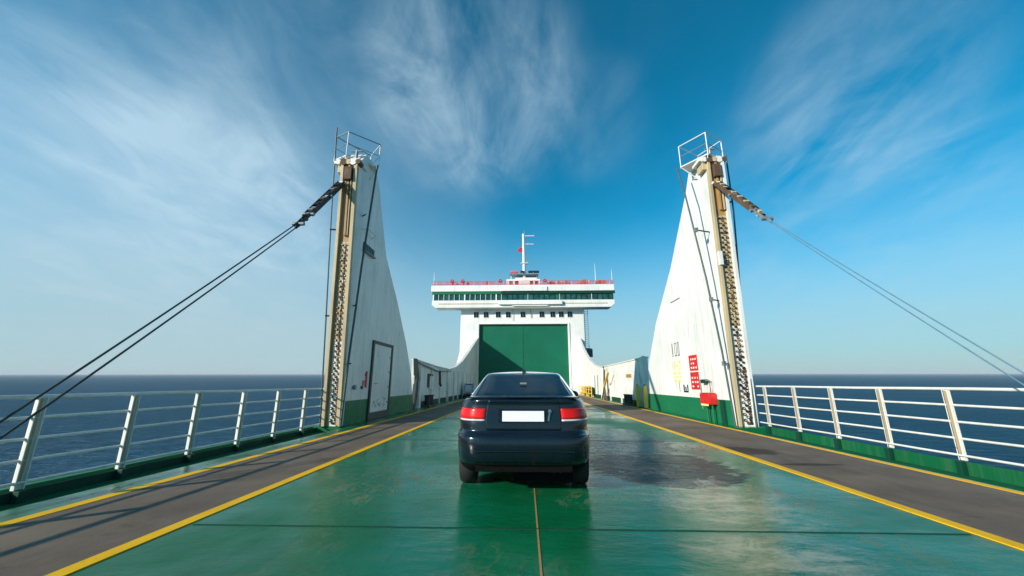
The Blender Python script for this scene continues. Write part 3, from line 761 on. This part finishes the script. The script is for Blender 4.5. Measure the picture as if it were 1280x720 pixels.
for i in range(n + 1):
    xx = BX0 + .15 + (BX1 - BX0 - .3) * i / n
    thick = .16 if i % 6 == 0 and xx < -2.5 else .05
    f = MB(); f.box(xx - thick / 2, xx + thick / 2, BY + .02, BY + .115, zz(12.1), zz(12.94), 'white_clean' if (xx < -2.6 or i % 6 == 0) else 'green_dark'); P(f, 'mullion', S)
f = MB(); f.box(BX0 - .15, BX1 + .02, BY - .12, BY + 3.5, zz(13.3), zz(14.15), 'white_clean'); P(f, 'parapet', S, .03)
f = MB(); f.box(-3.1, 2.9, BY - .25, BY - .122, zz(13.3), zz(13.9), 'white_clean'); P(f, 'centre_visor', S, .02)
# top rail
f = MB()
for z in (14.22, 14.36, 14.55, 14.72): f.tube([(BX0, BY, zz(z)), (BX1, BY, zz(z))], .04, 'pink', 6)
for i in range(49):
    xx = BX0 + (BX1 - BX0) * i / 48; f.tube([(xx, BY, zz(14.1)), (xx, BY, zz(14.75))], .022, 'sign_white' if i % 2 else 'pink', 6)
P(f, 'top_rail', S)
# things along the top rail
rn = random.Random(11)
for xx in (-9.6, -8.2, -3.25, 2.6):
    f = MB(); R_ = .17
    pts = [(xx + R_ * math.cos(a * math.pi / 8), BY - .1, zz(14.75) + R_ * math.sin(a * math.pi / 8)) for a in range(17)]
    f.tube(pts, .075, 'red', 8); P(f, 'life_ring', S)
for i in range(30):
    xx = rn.choice([rn.uniform(-11, -4), rn.uniform(3, 10.6), rn.uniform(3, 10.6)]); hgt = rn.uniform(.3, .75); w = rn.uniform(.1, .35)
    f = MB(); f.box(xx - w, xx + w, BY + .4, BY + .9, zz(14.15), zz(14.15) + hgt, rn.choice(['red', 'pink', 'pink', 'red', 'sign_white', 'grey'])); f.box(xx - w * .6, xx + w * .6, BY + .45, BY + .8, zz(14.15) + hgt, zz(14.15) + hgt + .08, 'grey')
    P(f, 'deck_locker', S, .03)
for xx, hh_ in ((BX0 + .05, 2.0), (BX1 - .1, 2.2), (9.3, 3.0)):
    f = MB(); f.tube([(xx, BY + .3, zz(14.1)), (xx, BY + .3, zz(14.1) + hh_)], .05, 'sign_white', 6, .015); P(f, 'whip_antenna', S)
f = MB(); f.box(-2.5, 2.1, BY + 2, BY + 6, zz(14.15), 15.2, 'white_clean'); f.box(-1.3, 1.6, BY + 2.5, BY + 5, 15.2, 15.55, 'white_clean'); P(f, 'deckhouse', S, .04)
f = MB()
for xx in (-1.9, -1.1, .9, 1.6):
    f = MB(); f.box(xx - .22, xx + .22, BY + 1.96, BY + 2.02, 14.45, 14.95, 'glass'); P(f, 'deckhouse_window', S)
f = MB(); f.box(-2.1, 1.9, BY + 2.4, BY + 4, 16.0, 16.1, 'grey'); 
for xx in (-1.9, 1.7): f.tube([(xx, BY + 3, 15.2), (xx, BY + 3, 16.0)], .06, 'sign_white', 6)
P(f, 'radar_platform', S)
for (xa, xb, key) in ((-2.0, -.9, 'pink'), (-.6, 0., 'black'), (.5, 2.0, 'black')):
    f = MB(); f.box(xa, xb, BY + 2.3, BY + 2.6, 16.22, 16.5, key); f.tube([((xa + xb) / 2, BY + 2.45, 16.1), ((xa + xb) / 2, BY + 2.45, 16.25)], .12, 'grey', 8); P(f, 'radar_scanner', S, .03)
f = MB(); f.tube([(-.02, BY + 3, 14), (-.15, BY + 3, 22.2)], .26, 'white_clean', 12, .16)
f.box(-.35, 1.4, BY + 2.95, BY + 3.05, 21.85, 21.95, 'sign_white'); f.box(-.15, 1.3, BY + 2.95, BY + 3.05, 20.6, 20.68, 'sign_white')
f.tube([(.55, BY + 3, 20.6), (.55, BY + 3, 20.9)], .06, 'grey', 6); f.tube([(.0, BY + 3, 22.2), (.0, BY + 3, 22.7)], .03, 'grey', 6)
f.box(-.6, .5, BY + 2.7, BY + 3.3, 17.7, 17.78, 'sign_white'); f.tube([(.45, BY + 3, 17.7), (.25, BY + 3, 18.6)], .05, 'grey', 6)
mast = P(f, 'mast', S)
f = MB(); 
fl = [(-.3, 20.15), (-.65, 20.1), (-.95, 19.85), (-.85, 19.4), (-.6, 19.5), (-.34, 19.35)]
f.prism_y(fl, BY + 2.95, BY + 2.98, 'red'); f.tube([(-.3, BY + 2.96, 21.8), (-.35, BY + 2.96, 18.2)], .012, 'grey', 5)
PS(f, 'flag', mast, S)

# ------------------------------------------------------------------ the car
CARX, CARY = -.035, 5.0
def catmull(t, xs, ys):
    if t <= xs[0]: return ys[0]
    if t >= xs[-1]: return ys[-1]
    i = max(k for k in range(len(xs)) if xs[k] <= t); i = min(i, len(xs) - 2)
    p1, p2 = ys[i], ys[i + 1]; h_ = xs[i + 1] - xs[i]
    def sl(j):
        if j == 0: return (ys[1] - ys[0]) / (xs[1] - xs[0])
        if j == len(xs) - 1: return (ys[-1] - ys[-2]) / (xs[-1] - xs[-2])
        a = (ys[j] - ys[j - 1]) / (xs[j] - xs[j - 1]); b = (ys[j + 1] - ys[j]) / (xs[j + 1] - xs[j])
        return 0 if a * b <= 0 else 2 * a * b / (a + b)
    m1, m2 = sl(i) * h_, sl(i + 1) * h_; u = (t - xs[i]) / h_
    return (2 * u**3 - 3 * u * u + 1) * p1 + (u**3 - 2 * u * u + u) * m1 + (-2 * u**3 + 3 * u * u) * p2 + (u**3 - u * u) * m2
BZ = [.24, .33, .44, .52, .62, .70, .745, .765, .85, .95, 1.03, 1.10, 1.145, 1.17]
BW = [.85, .885, .895, .90, .905, .908, .90, .892, .902, .90, .885, .865, .835, .79]
BR_ = [.40, .17, .05, .015, .0, .01, .04, .075, .085, .10, .11, .115, .10, .12]
BF = [4.2, 4.33, 4.42, 4.47, 4.5, 4.5, 4.5, 4.5, 4.47, 4.42, 4.38, 4.3, 4.25, 4.2]
def spow(v, e): return math.copysign(abs(v) ** e, v)
def hood(y, z):
    if y < 2.9 or z < .7: return z
    k = 1 - .62 * min(1, ((y - 2.9) / 1.5)) ** 1.3
    return .7 + (z - .7) * k
def body_pt(th, z, off=0.):
    w = catmull(z, BZ, BW) + off; yr = catmull(z, BZ, BR_) - off; yf = catmull(z, BZ, BF) + off
    L = (yf - yr) / 2; mid = (yf + yr) / 2; e = 2 / 6.5
    x = w * spow(math.cos(th), e); y = mid + L * spow(math.sin(th), e)
    return Vector((x, y, hood(y, z)))
CAR = empty('car', (CARX, CARY, 0), 'dark navy sedan seen from behind, with blank white plate and red tail lights', 'car')
def CP(mb, name, parent, smooth=False, label=None):
    o = mb.build(name, parent)
    if smooth:
        for p in o.data.polygons: p.use_smooth = True
    if label: o['label'] = label
    return o
NT = 144
ths = []
for i in range(NT): # denser near corners handled by superellipse
    ths.append(2 * math.pi * (i + .5) / NT)
b_ = MB(); vs = []; zs = [.24 + (1.17 - .24) * i / 44 for i in range(45)]
for z in zs:
    for th in ths: vs.append(body_pt(th, z))
top = [(.975, 1.180), (.93, 1.188), (.8, 1.193), (.5, 1.2), (.15, 1.203)]
for sc_, z in top:
    for th in ths:
        p = body_pt(th, 1.17); mid = Vector((0, 2.2, 0)); q = Vector((p.x * sc_, 2.2 + (p.y - 2.2) * (1 - (1 - sc_) * .9), 0)); q.z = hood(q.y, z); vs.append(q)
rows = len(zs) + len(top); fs = []
for r in range(rows - 1):
    for k in range(NT):
        k2 = (k + 1) % NT; fs.append((r * NT + k, r * NT + k2, (r + 1) * NT + k2, (r + 1) * NT + k))
fs.append([k for k in range(NT)][::-1]); fs.append([(rows - 1) * NT + k for k in range(NT)])
b_.add(vs, fs, 'car', True)
b_.m('matte_black')
body = b_.build('body', CAR)
bm_ = bmesh.new(); bm_.from_mesh(body.data)
# dark underside
for f_ in bm_.faces:
    if f_.calc_center_median().z < .385: f_.material_index = 1
bm_.to_mesh(body.data); bm_.free()
cut = MB()
for yy in (.95, 3.70):
    for sx_ in (-1, 1): cut.tube([(sx_ * .60, yy, .33), (sx_ * 1.1, yy, .33)], .365, 'plastic', 40)
cutter = cut.build('arch_cutter')
md = body.modifiers.new('arches', 'BOOLEAN'); md.object = cutter; md.operation = 'DIFFERENCE'; md.solver = 'EXACT'
bpy.context.view_layer.update()
dg = bpy.context.evaluated_depsgraph_get(); me2 = bpy.data.meshes.new_from_object(body.evaluated_get(dg))
body.modifiers.clear(); body.data = me2
bpy.data.objects.remove(cutter)
def patch(name, x0, x1, z0, z1, off, key, parent, inner=-.03, nx=26, nz=12, rnd=0.):
    """piece of the tail following the body surface, between lateral positions x0..x1 (as angles) and heights z0..z1"""
    mb = MB(); vs = []
    for lay in (off, inner):
        for j in range(nz + 1):
            for i in range(nx + 1):
                t = x0 + (x1 - x0) * i / nx; z = z0 + (z1 - z0) * j / nz
                o_ = lay
                if lay == off and (i in (0, nx) or j in (0, nz)): o_ = off - .006
                vs.append(body_pt(t, z, o_))
    W = nx + 1; H_ = W * (nz + 1); fs = []
    for j in range(nz):
        for i in range(nx):
            a = j * W + i; fs.append((a, a + 1, a + W + 1, a + W)); fs.append((H_ + a, H_ + a + W, H_ + a + W + 1, H_ + a + 1))
    for i in range(nx):
        fs.append((i, H_ + i, H_ + i + 1, i + 1)); a = nz * W + i; fs.append((a, a + 1, H_ + a + 1, H_ + a))
    for j in range(nz):
        a = j * W; fs.append((a, a + W, H_ + a + W, H_ + a)); a = j * W + nx; fs.append((a, H_ + a, H_ + a + W, a + W))
    mb.add(vs, fs, key, True)
    return CP(mb, name, parent)
def th_for_x(xt, z, side):  # rear half angle for lateral position
    best = None
    for i in range(2000):
        th = -math.pi / 2 + side * (math.pi / 2) * i / 2000
        p = body_pt(th, z)
        if best is None or abs(p.x - xt) < best[0]: best = (abs(p.x - xt), th)
    return best[1]
R90 = -math.pi / 2
tl = th_for_x(-.47, .95, -1); tr = th_for_x(.47, .95, 1)
bumper = patch('rear_bumper', R90 - 1.40, R90 + 1.40, .41, .742, .006, 'car', CAR, nx=70, nz=20)
lid = patch('boot_lid', tl, tr, .785, 1.160, .008, 'car', CAR, nx=40, nz=22)
for sd, a0, a1 in ((-1, tl - .012, tl - .75), (1, tr + .012, tr + .75)):
    t_ = patch('tail_light', min(a0, a1), max(a0, a1), .925, 1.045, .014, 'lens', CAR, nx=26, nz=10)
    patch('reflector_strip', min(a0, a1), max(a0, a1), .895, .918, .014, 'lens_white', t_, nx=26, nz=3)
ti = th_for_x(-.33, .95, -1), th_for_x(.33, .95, 1)
# plate recess, plate, small chrome mark
mb = MB(); mb.box(-.31, .31, .078, .12, .875, 1.04, 'car'); CP(mb, 'plate_recess', lid)
mb = MB(); mb.box(-.262, .262, .062, .072, .895, 1.020, 'plate'); CP(mb, 'licence_plate', CAR)
mb = MB(); mb.bar((.335, .078, 1.015), (.315, .078, .90), .022, .015, 'chrome', up=(0, 1, 0)); mb.tube([(.335, .085, 1.02), (.335, .068, 1.02)], .022, 'chrome', 12)
CP(mb, 'chrome_mark', lid)
mb = MB() # lip spoiler
pts = []
for i in range(21):
    t = -1 + 2 * i / 20; xx = t * .72; pts.append((xx, .125 + .10 * t * t, 1.178 + .006 * (1 - t * t)))
for a, b2 in zip(pts, pts[1:]): mb.bar(a, b2, .075, .014, 'car')
CP(mb, 'spoiler', lid)
mb = MB(); mb.box(-.60, .60, .13, .50, .30, .40, 'matte_black'); CP(mb, 'diffuser', bumper)
mb = MB(); mb.box(-.60, .62, -.016, -.010, .552, .556, 'plastic'); CP(mb, 'bumper_crease', bumper)
# greenhouse
GZs = [1.165, 1.22, 1.30, 1.38, 1.44, 1.485, 1.515]
GW = [.77, .75, .712, .675, .648, .622, .575]
GRr = [.60, .73, .95, 1.17, 1.34, 1.46, 1.60]
GFf = [3.45, 3.28, 3.03, 2.78, 2.58, 2.42, 2.2]
def gh_pt(th, z, off=0.):
    w = catmull(z, GZs, GW) + off; yr = catmull(z, GZs, GRr) - off; yf = catmull(z, GZs, GFf) + off
    L = (yf - yr) / 2; e = 2 / 8.
    return Vector((w * spow(math.cos(th), e), (yf + yr) / 2 + L * spow(math.sin(th), e), z))
zs = [1.165 + (1.515 - 1.165) * i / 20 for i in range(21)]
NG = 160; thg = [2 * math.pi * (i + .5) / NG for i in range(NG)]
vs = [gh_pt(t, z) for z in zs for t in thg]
for sc_, z in ((.93, 1.520), (.7, 1.528), (.4, 1.533), (.1, 1.535)):
    for t in thg:
        p = gh_pt(t, 1.515); vs.append(Vector((p.x * sc_, 1.93 + (p.y - 1.93) * sc_, z)))
parts = {'rear_window': MB(), 'windscreen': MB(), 'side_window_a': MB(), 'side_window_b': MB(), 'roof': MB()}
rows = len(zs) + 4
def add_face(key, idx, mat): parts[key].add([vs[i] for i in idx], [tuple(range(len(idx)))], mat, True)
for r in range(rows - 1):
    for k in range(NG):
        k2 = (k + 1) % NG; idx = (r * NG + k, r * NG + k2, (r + 1) * NG + k2, (r + 1) * NG + k)
        c = sum((vs[i] for i in idx), Vector()) / 4
        key = 'roof'
        if 1.18 < c.z < 1.492 and r < 20:
            w = catmull(c.z, GZs, GW); yr = catmull(c.z, GZs, GRr); yf = catmull(c.z, GZs, GFf)
            if abs(c.x) < w * .88 and c.y < yr + .25: key = 'rear_window'
            elif abs(c.x) < w * .88 and c.y > yf - .25: key = 'windscreen'
            elif abs(c.x) > w * .93 and yr + .38 < c.y < yf - .3 and not (2.0 < c.y < 2.1): key = 'side_window_a' if c.x < 0 else 'side_window_b'
        add_face(key, idx, 'car' if key == 'roof' else 'glass')
add_face('roof', [(rows - 1) * NG + k for k in range(NG)], 'car')
for key, mb in parts.items():
    nm = 'side_window' if key.startswith('side') else key
    o = CP(mb, nm, CAR, True)
    bm_ = bmesh.new(); bm_.from_mesh(o.data); bmesh.ops.remove_doubles(bm_, verts=bm_.verts, dist=.0005); bmesh.ops.recalc_face_normals(bm_, faces=bm_.faces)
    for f_ in bm_.faces:
        if key != 'roof' and f_.normal.dot(f_.calc_center_median() - Vector((0, 2, 1.2))) < 0: f_.normal_flip()
    bm_.to_mesh(o.data); bm_.free()
    if key == 'roof': roof = o
    if key == 'rear_window': rw = o
# added pale strip imitating the reflected highlight from one C pillar over the roof edge to the other
mb = MB(); pts = []
for i in range(22):
    z = 1.165 + .335 * i / 21; w = catmull(z, GZs, GW); yr = catmull(z, GZs, GRr); pts.append((-w * .952, yr + .06 + .1 * max(0, i - 16) / 5, z + .008))
xe = -pts[-1][0]; ye = pts[-1][1]
mid_ = [(-xe + 2 * xe * i / 16, ye, pts[-1][2] + .030 * (1 - (2 * i / 16 - 1) ** 2)) for i in range(1, 16)]
pts = pts + mid_ + [(-a, b2, c) for a, b2, c in pts[::-1]]
mb.tube(pts, .014, 'edge_highlight', 6)
CP(mb, 'roof_highlight', roof)
mb = MB(); mb.prism_x([(1.62, 1.535), (1.80, 1.55), (1.80, 1.54), (1.70, 1.60), (1.66, 1.60)][:1] + [(1.82, 1.54), (1.80, 1.585), (1.76, 1.60), (1.70, 1.575)], -.02, .02, 'car'); CP(mb, 'roof_antenna', roof)
mb = MB(); mb.box(-.05, .05, 1.01, 1.03, 1.345, 1.37, 'grey'); CP(mb, 'brake_light', rw)
# mirrors
for sd in (-1, 1):
    mb = MB()
    vs_ = []; fs_ = []
    bm_ = bmesh.new(); bmesh.ops.create_uvsphere(bm_, u_segments=16, v_segments=10, radius=1)
    for v_ in bm_.verts: v_.co = Vector((sd * .97 + v_.co.x * .11, 2.95 + v_.co.y * .06, 1.15 + v_.co.z * .07))
    mb.add([v_.co.copy() for v_ in bm_.verts], [[v_.index for v_ in f_.verts] for f_ in bm_.faces], 'car', True); bm_.free()
    mb.bar((sd * .80, 2.95, 1.12), (sd * .90, 2.95, 1.14), .06, .03, 'plastic')
    CP(mb, 'wing_mirror', CAR)
# wheels
for yy in (.95, 3.70):
    for sd in (-1, 1):
        mb = MB(); prof = [(-.10, .22), (-.112, .27), (-.108, .315), (-.09, .333), (0, .336), (.09, .333), (.108, .315), (.112, .27), (.10, .22)]
        n = 40; vs_ = [(sd * .775 + px_, yy + r_ * math.cos(2 * math.pi * k / n), .336 + r_ * math.sin(2 * math.pi * k / n)) for px_, r_ in prof for k in range(n)]
        fs_ = [(j * n + k, j * n + (k + 1) % n, (j + 1) * n + (k + 1) % n, (j + 1) * n + k) for j in range(len(prof) - 1) for k in range(n)]
        mb.add(vs_, fs_, 'tyre', True)
        mb.tube([(sd * .775 - .10, yy, .336), (sd * .775 + .095, yy, .336)], .225, 'tyre', 32)
        t_ = CP(mb, 'wheel', CAR)
        mb = MB()
        xo = sd * .878
        for k in range(5):
            a = 2 * math.pi * k / 5; mb.bar((xo, yy, .336), (xo, yy + .2 * math.cos(a), .336 + .2 * math.sin(a)), .05, .03, 'rim', up=(1, 0, 0))
        mb.tube([(xo - .01, yy, .336), (xo + .012 * sd, yy, .336)], .05, 'rim', 16)
        pts = [(xo, yy + .205 * math.cos(2 * math.pi * k / 32), .336 + .205 * math.sin(2 * math.pi * k / 32)) for k in range(33)]
        mb.tube(pts, .016, 'rim', 6); CP(mb, 'rim', t_)
# underbody, silencer, exhaust, axle
mb = MB(); mb.box(-.55, .55, .52, 4.0, .26, .32, 'matte_black'); mb.tube([(-.66, .95, .33), (.66, .95, .33)], .05, 'matte_black', 10); mb.box(-.12, .64, .45, 1.0, .12, .36, 'matte_black'); mb.box(-.6, .6, 1.3, 3.4, .17, .26, 'matte_black'); CP(mb, 'underbody', CAR)
for xx in (.38, .46):
    mb = MB(); mb.tube([(xx, .60, .30), (xx, .20, .30)], .026, 'plastic', 14); CP(mb, 'exhaust_pipe', CAR)
mb = MB(); mb.tube([(0, .0, .62), (0, -.012, .62)], .001, 'car', 4)

# ------------------------------------------------------------------ camera
cam = bpy.data.cameras.new('camera'); cam.sensor_width = 36; cam.lens = 480 / 1280 * 36; cam.clip_end = 90000; cam.clip_start = .05
co = bpy.data.objects.new('camera', cam); COL.objects.link(co)
yaw, pitch = rad(1.969), rad(13.924)
F = Vector((-math.sin(yaw) * math.cos(pitch), math.cos(yaw) * math.cos(pitch), math.sin(pitch)))
R = Vector((math.cos(yaw), math.sin(yaw), 0)); U = R.cross(F)
co.matrix_world = Matrix(((R.x, U.x, -F.x, 0), (R.y, U.y, -F.y, 0), (R.z, U.z, -F.z, 1.36), (0, 0, 0, 1)))
SC.camera = co

# the ship is trimmed by the bow: everything aboard turns by the same small angle, the sea stays level
T = Matrix.Rotation(rad(-1.35), 4, 'X')
bpy.context.view_layer.update()
for o in list(COL.objects):
    if o.parent is None and o.name not in ('sea', 'haze'): o.matrix_world = T @ o.matrix_world

# ------------------------------------------------------------------ air over the sea
hm = bpy.data.materials.new('sea_haze'); hm.use_nodes = True
hnt = hm.node_tree; hnt.nodes.clear()
ho = hnt.nodes.new('ShaderNodeOutputMaterial'); pv = hnt.nodes.new('ShaderNodeVolumePrincipled')
pv.inputs['Color'].default_value = (.88, .92, .95, 1); pv.inputs['Density'].default_value = 1.5e-4
hnt.links.new(pv.outputs[0], ho.inputs['Volume']); M['haze'] = hm
hb = MB(); hb.box(-25000, 25000, -17000, 33000, -31, 27, 'haze'); tag(hb.build('haze'), kind='stuff')

# ------------------------------------------------------------------ light
SUN_EL, SUN_AZ = rad(21), rad(37)     # light travels towards (cos37, sin37)
dv = Vector((math.cos(SUN_AZ) * math.cos(SUN_EL), math.sin(SUN_AZ) * math.cos(SUN_EL), -math.sin(SUN_EL)))
sl = bpy.data.lights.new('sun', 'SUN'); sl.energy = 4.5; sl.angle = rad(.53); sl.color = (1, .92, .80)
sn = bpy.data.objects.new('sun', sl); COL.objects.link(sn); sn.rotation_mode = 'QUATERNION'
sn.rotation_quaternion = dv.to_track_quat('-Z', 'Y'); sn.location = (-20, -20, 30)

W = bpy.data.worlds.new('World'); SC.world = W; W.use_nodes = True
nt = W.node_tree; nt.nodes.clear()
out = nt.nodes.new('ShaderNodeOutputWorld'); bg = nt.nodes.new('ShaderNodeBackground'); bg.inputs[1].default_value = .10
sky = nt.nodes.new('ShaderNodeTexSky'); sky.sky_type = 'NISHITA'; sky.sun_disc = False
sky.sun_elevation = SUN_EL
sky.sun_rotation = math.atan2(-dv.x, -dv.y)   # clockwise from +Y
sky.air_density = 1.0; sky.dust_density = .6; sky.ozone_density = 2.2; sky.altitude = 0
hs = nt.nodes.new('ShaderNodeHueSaturation'); hs.inputs['Hue'].default_value = .470; hs.inputs['Saturation'].default_value = 1.85
gm = nt.nodes.new('ShaderNodeGamma'); gm.inputs[1].default_value = 1.1; nt.links.new(sky.outputs[0], gm.inputs[0])
sc_ = nt.nodes.new('ShaderNodeVectorMath'); sc_.operation = 'SCALE'; sc_.inputs[3].default_value = .86; nt.links.new(gm.outputs[0], sc_.inputs[0])
nt.links.new(mix(nt, 1., sc_.outputs[0], (.50, .86, 1.17), 'MULTIPLY'), hs.inputs['Color'])
tc = nt.nodes.new('ShaderNodeTexCoord'); sp = nt.nodes.new('ShaderNodeSeparateXYZ'); nt.links.new(tc.outputs['Generated'], sp.inputs[0])
zc = math_n(nt, 'MAXIMUM', math_n(nt, 'ADD', sp.outputs[2], .22), .05)
cb = nt.nodes.new('ShaderNodeCombineXYZ')
nt.links.new(math_n(nt, 'DIVIDE', sp.outputs[0], zc), cb.inputs[0]); nt.links.new(math_n(nt, 'DIVIDE', sp.outputs[1], zc), cb.inputs[1])
def cloud(scale, loc, rotz, sc, det, dist, lo, hi, rough=.6):
    mp = nt.nodes.new('ShaderNodeMapping'); mp.inputs['Scale'].default_value = scale; mp.inputs['Location'].default_value = loc; mp.inputs['Rotation'].default_value = (0, 0, rotz)
    nt.links.new(cb.outputs[0], mp.inputs['Vector'])
    n_ = noise(nt, mp.outputs[0], sc, det, rough, dist)
    return ramp(nt, n_, [(lo, 0.), (hi, 1.)])
def bank(d, lo, hi):
    """soft region of the sky around a direction"""
    vm = nt.nodes.new('ShaderNodeVectorMath'); vm.operation = 'DOT_PRODUCT'; vm.inputs[1].default_value = Vector(d).normalized()
    nt.links.new(tc.outputs['Generated'], vm.inputs[0])
    mr = nt.nodes.new('ShaderNodeMapRange'); mr.interpolation_type = 'SMOOTHERSTEP'
    mr.inputs['From Min'].default_value = lo; mr.inputs['From Max'].default_value = hi
    nt.links.new(vm.outputs['Value'], mr.inputs['Value']); return mr.outputs[0]
def mx(*a):
    o_ = a[0]
    for b2 in a[1:]: o_ = math_n(nt, 'ADD', o_, b2)
    return o_
fine = cloud((2.6, 1.0, 1), (1.3, .2, 0), rad(16), 1.3, 12, 1.1, .32, .86, .58)
fine2 = cloud((2.4, 1.3, 1), (3.3, 1.2, 0), rad(-6), 1.9, 12, 1.3, .36, .80, .60)
soft = cloud((1, .8, 1), (.35, 2.1, 0), rad(-10), 1.7, 6, .8, .36, .66, .55)
k = mx(math_n(nt, 'MULTIPLY', bank((-.11, .76, .64), .955, .998), 1.3),
       math_n(nt, 'MULTIPLY', bank((-.78, .60, .14), .74, .99), .6),
       math_n(nt, 'MULTIPLY', bank((-.50, .62, .58), .90, .99), .34),
       math_n(nt, 'MULTIPLY', bank((.60, .62, .50), .975, .998), .48),
       math_n(nt, 'MULTIPLY', bank((.16, .80, .58), .985, .999), .3),
       math_n(nt, 'MULTIPLY', bank((.62, .73, .28), .94, .995), .35), .05)
wisps = mx(math_n(nt, 'MULTIPLY', fine, .6), math_n(nt, 'MULTIPLY', fine2, .4))
tot = math_n(nt, 'MULTIPLY', math_n(nt, 'MULTIPLY', wisps, mx(math_n(nt, 'MULTIPLY', soft, .75), .25)), k)
tot = math_n(nt, 'MINIMUM', math_n(nt, 'ADD', tot, mx(math_n(nt, 'MULTIPLY', bank((-.80, .60, .0), .74, .98), .34), math_n(nt, 'MULTIPLY', bank((-.50, .80, .25), .85, .99), .14))), .75)
col = mix(nt, tot, hs.outputs[0], (4.7, 6.3, 7.3))
# pale sea haze low over the horizon
hz = nt.nodes.new('ShaderNodeMapRange'); hz.interpolation_type = 'SMOOTHERSTEP'
hz.inputs['From Min'].default_value = .44; hz.inputs['From Max'].default_value = -.02
nt.links.new(sp.outputs[2], hz.inputs['Value'])
col = mix(nt, math_n(nt, 'MULTIPLY', hz.outputs[0], .85), col, (3.5, 4.7, 5.2))
nt.links.new(col, bg.inputs[0]); nt.links.new(bg.outputs[0], out.inputs[0])

vs_ = SC.view_settings; vs_.view_transform = 'Standard'; vs_.look = 'None'; vs_.exposure = .35; vs_.gamma = 1.; vs_.use_curve_mapping = False
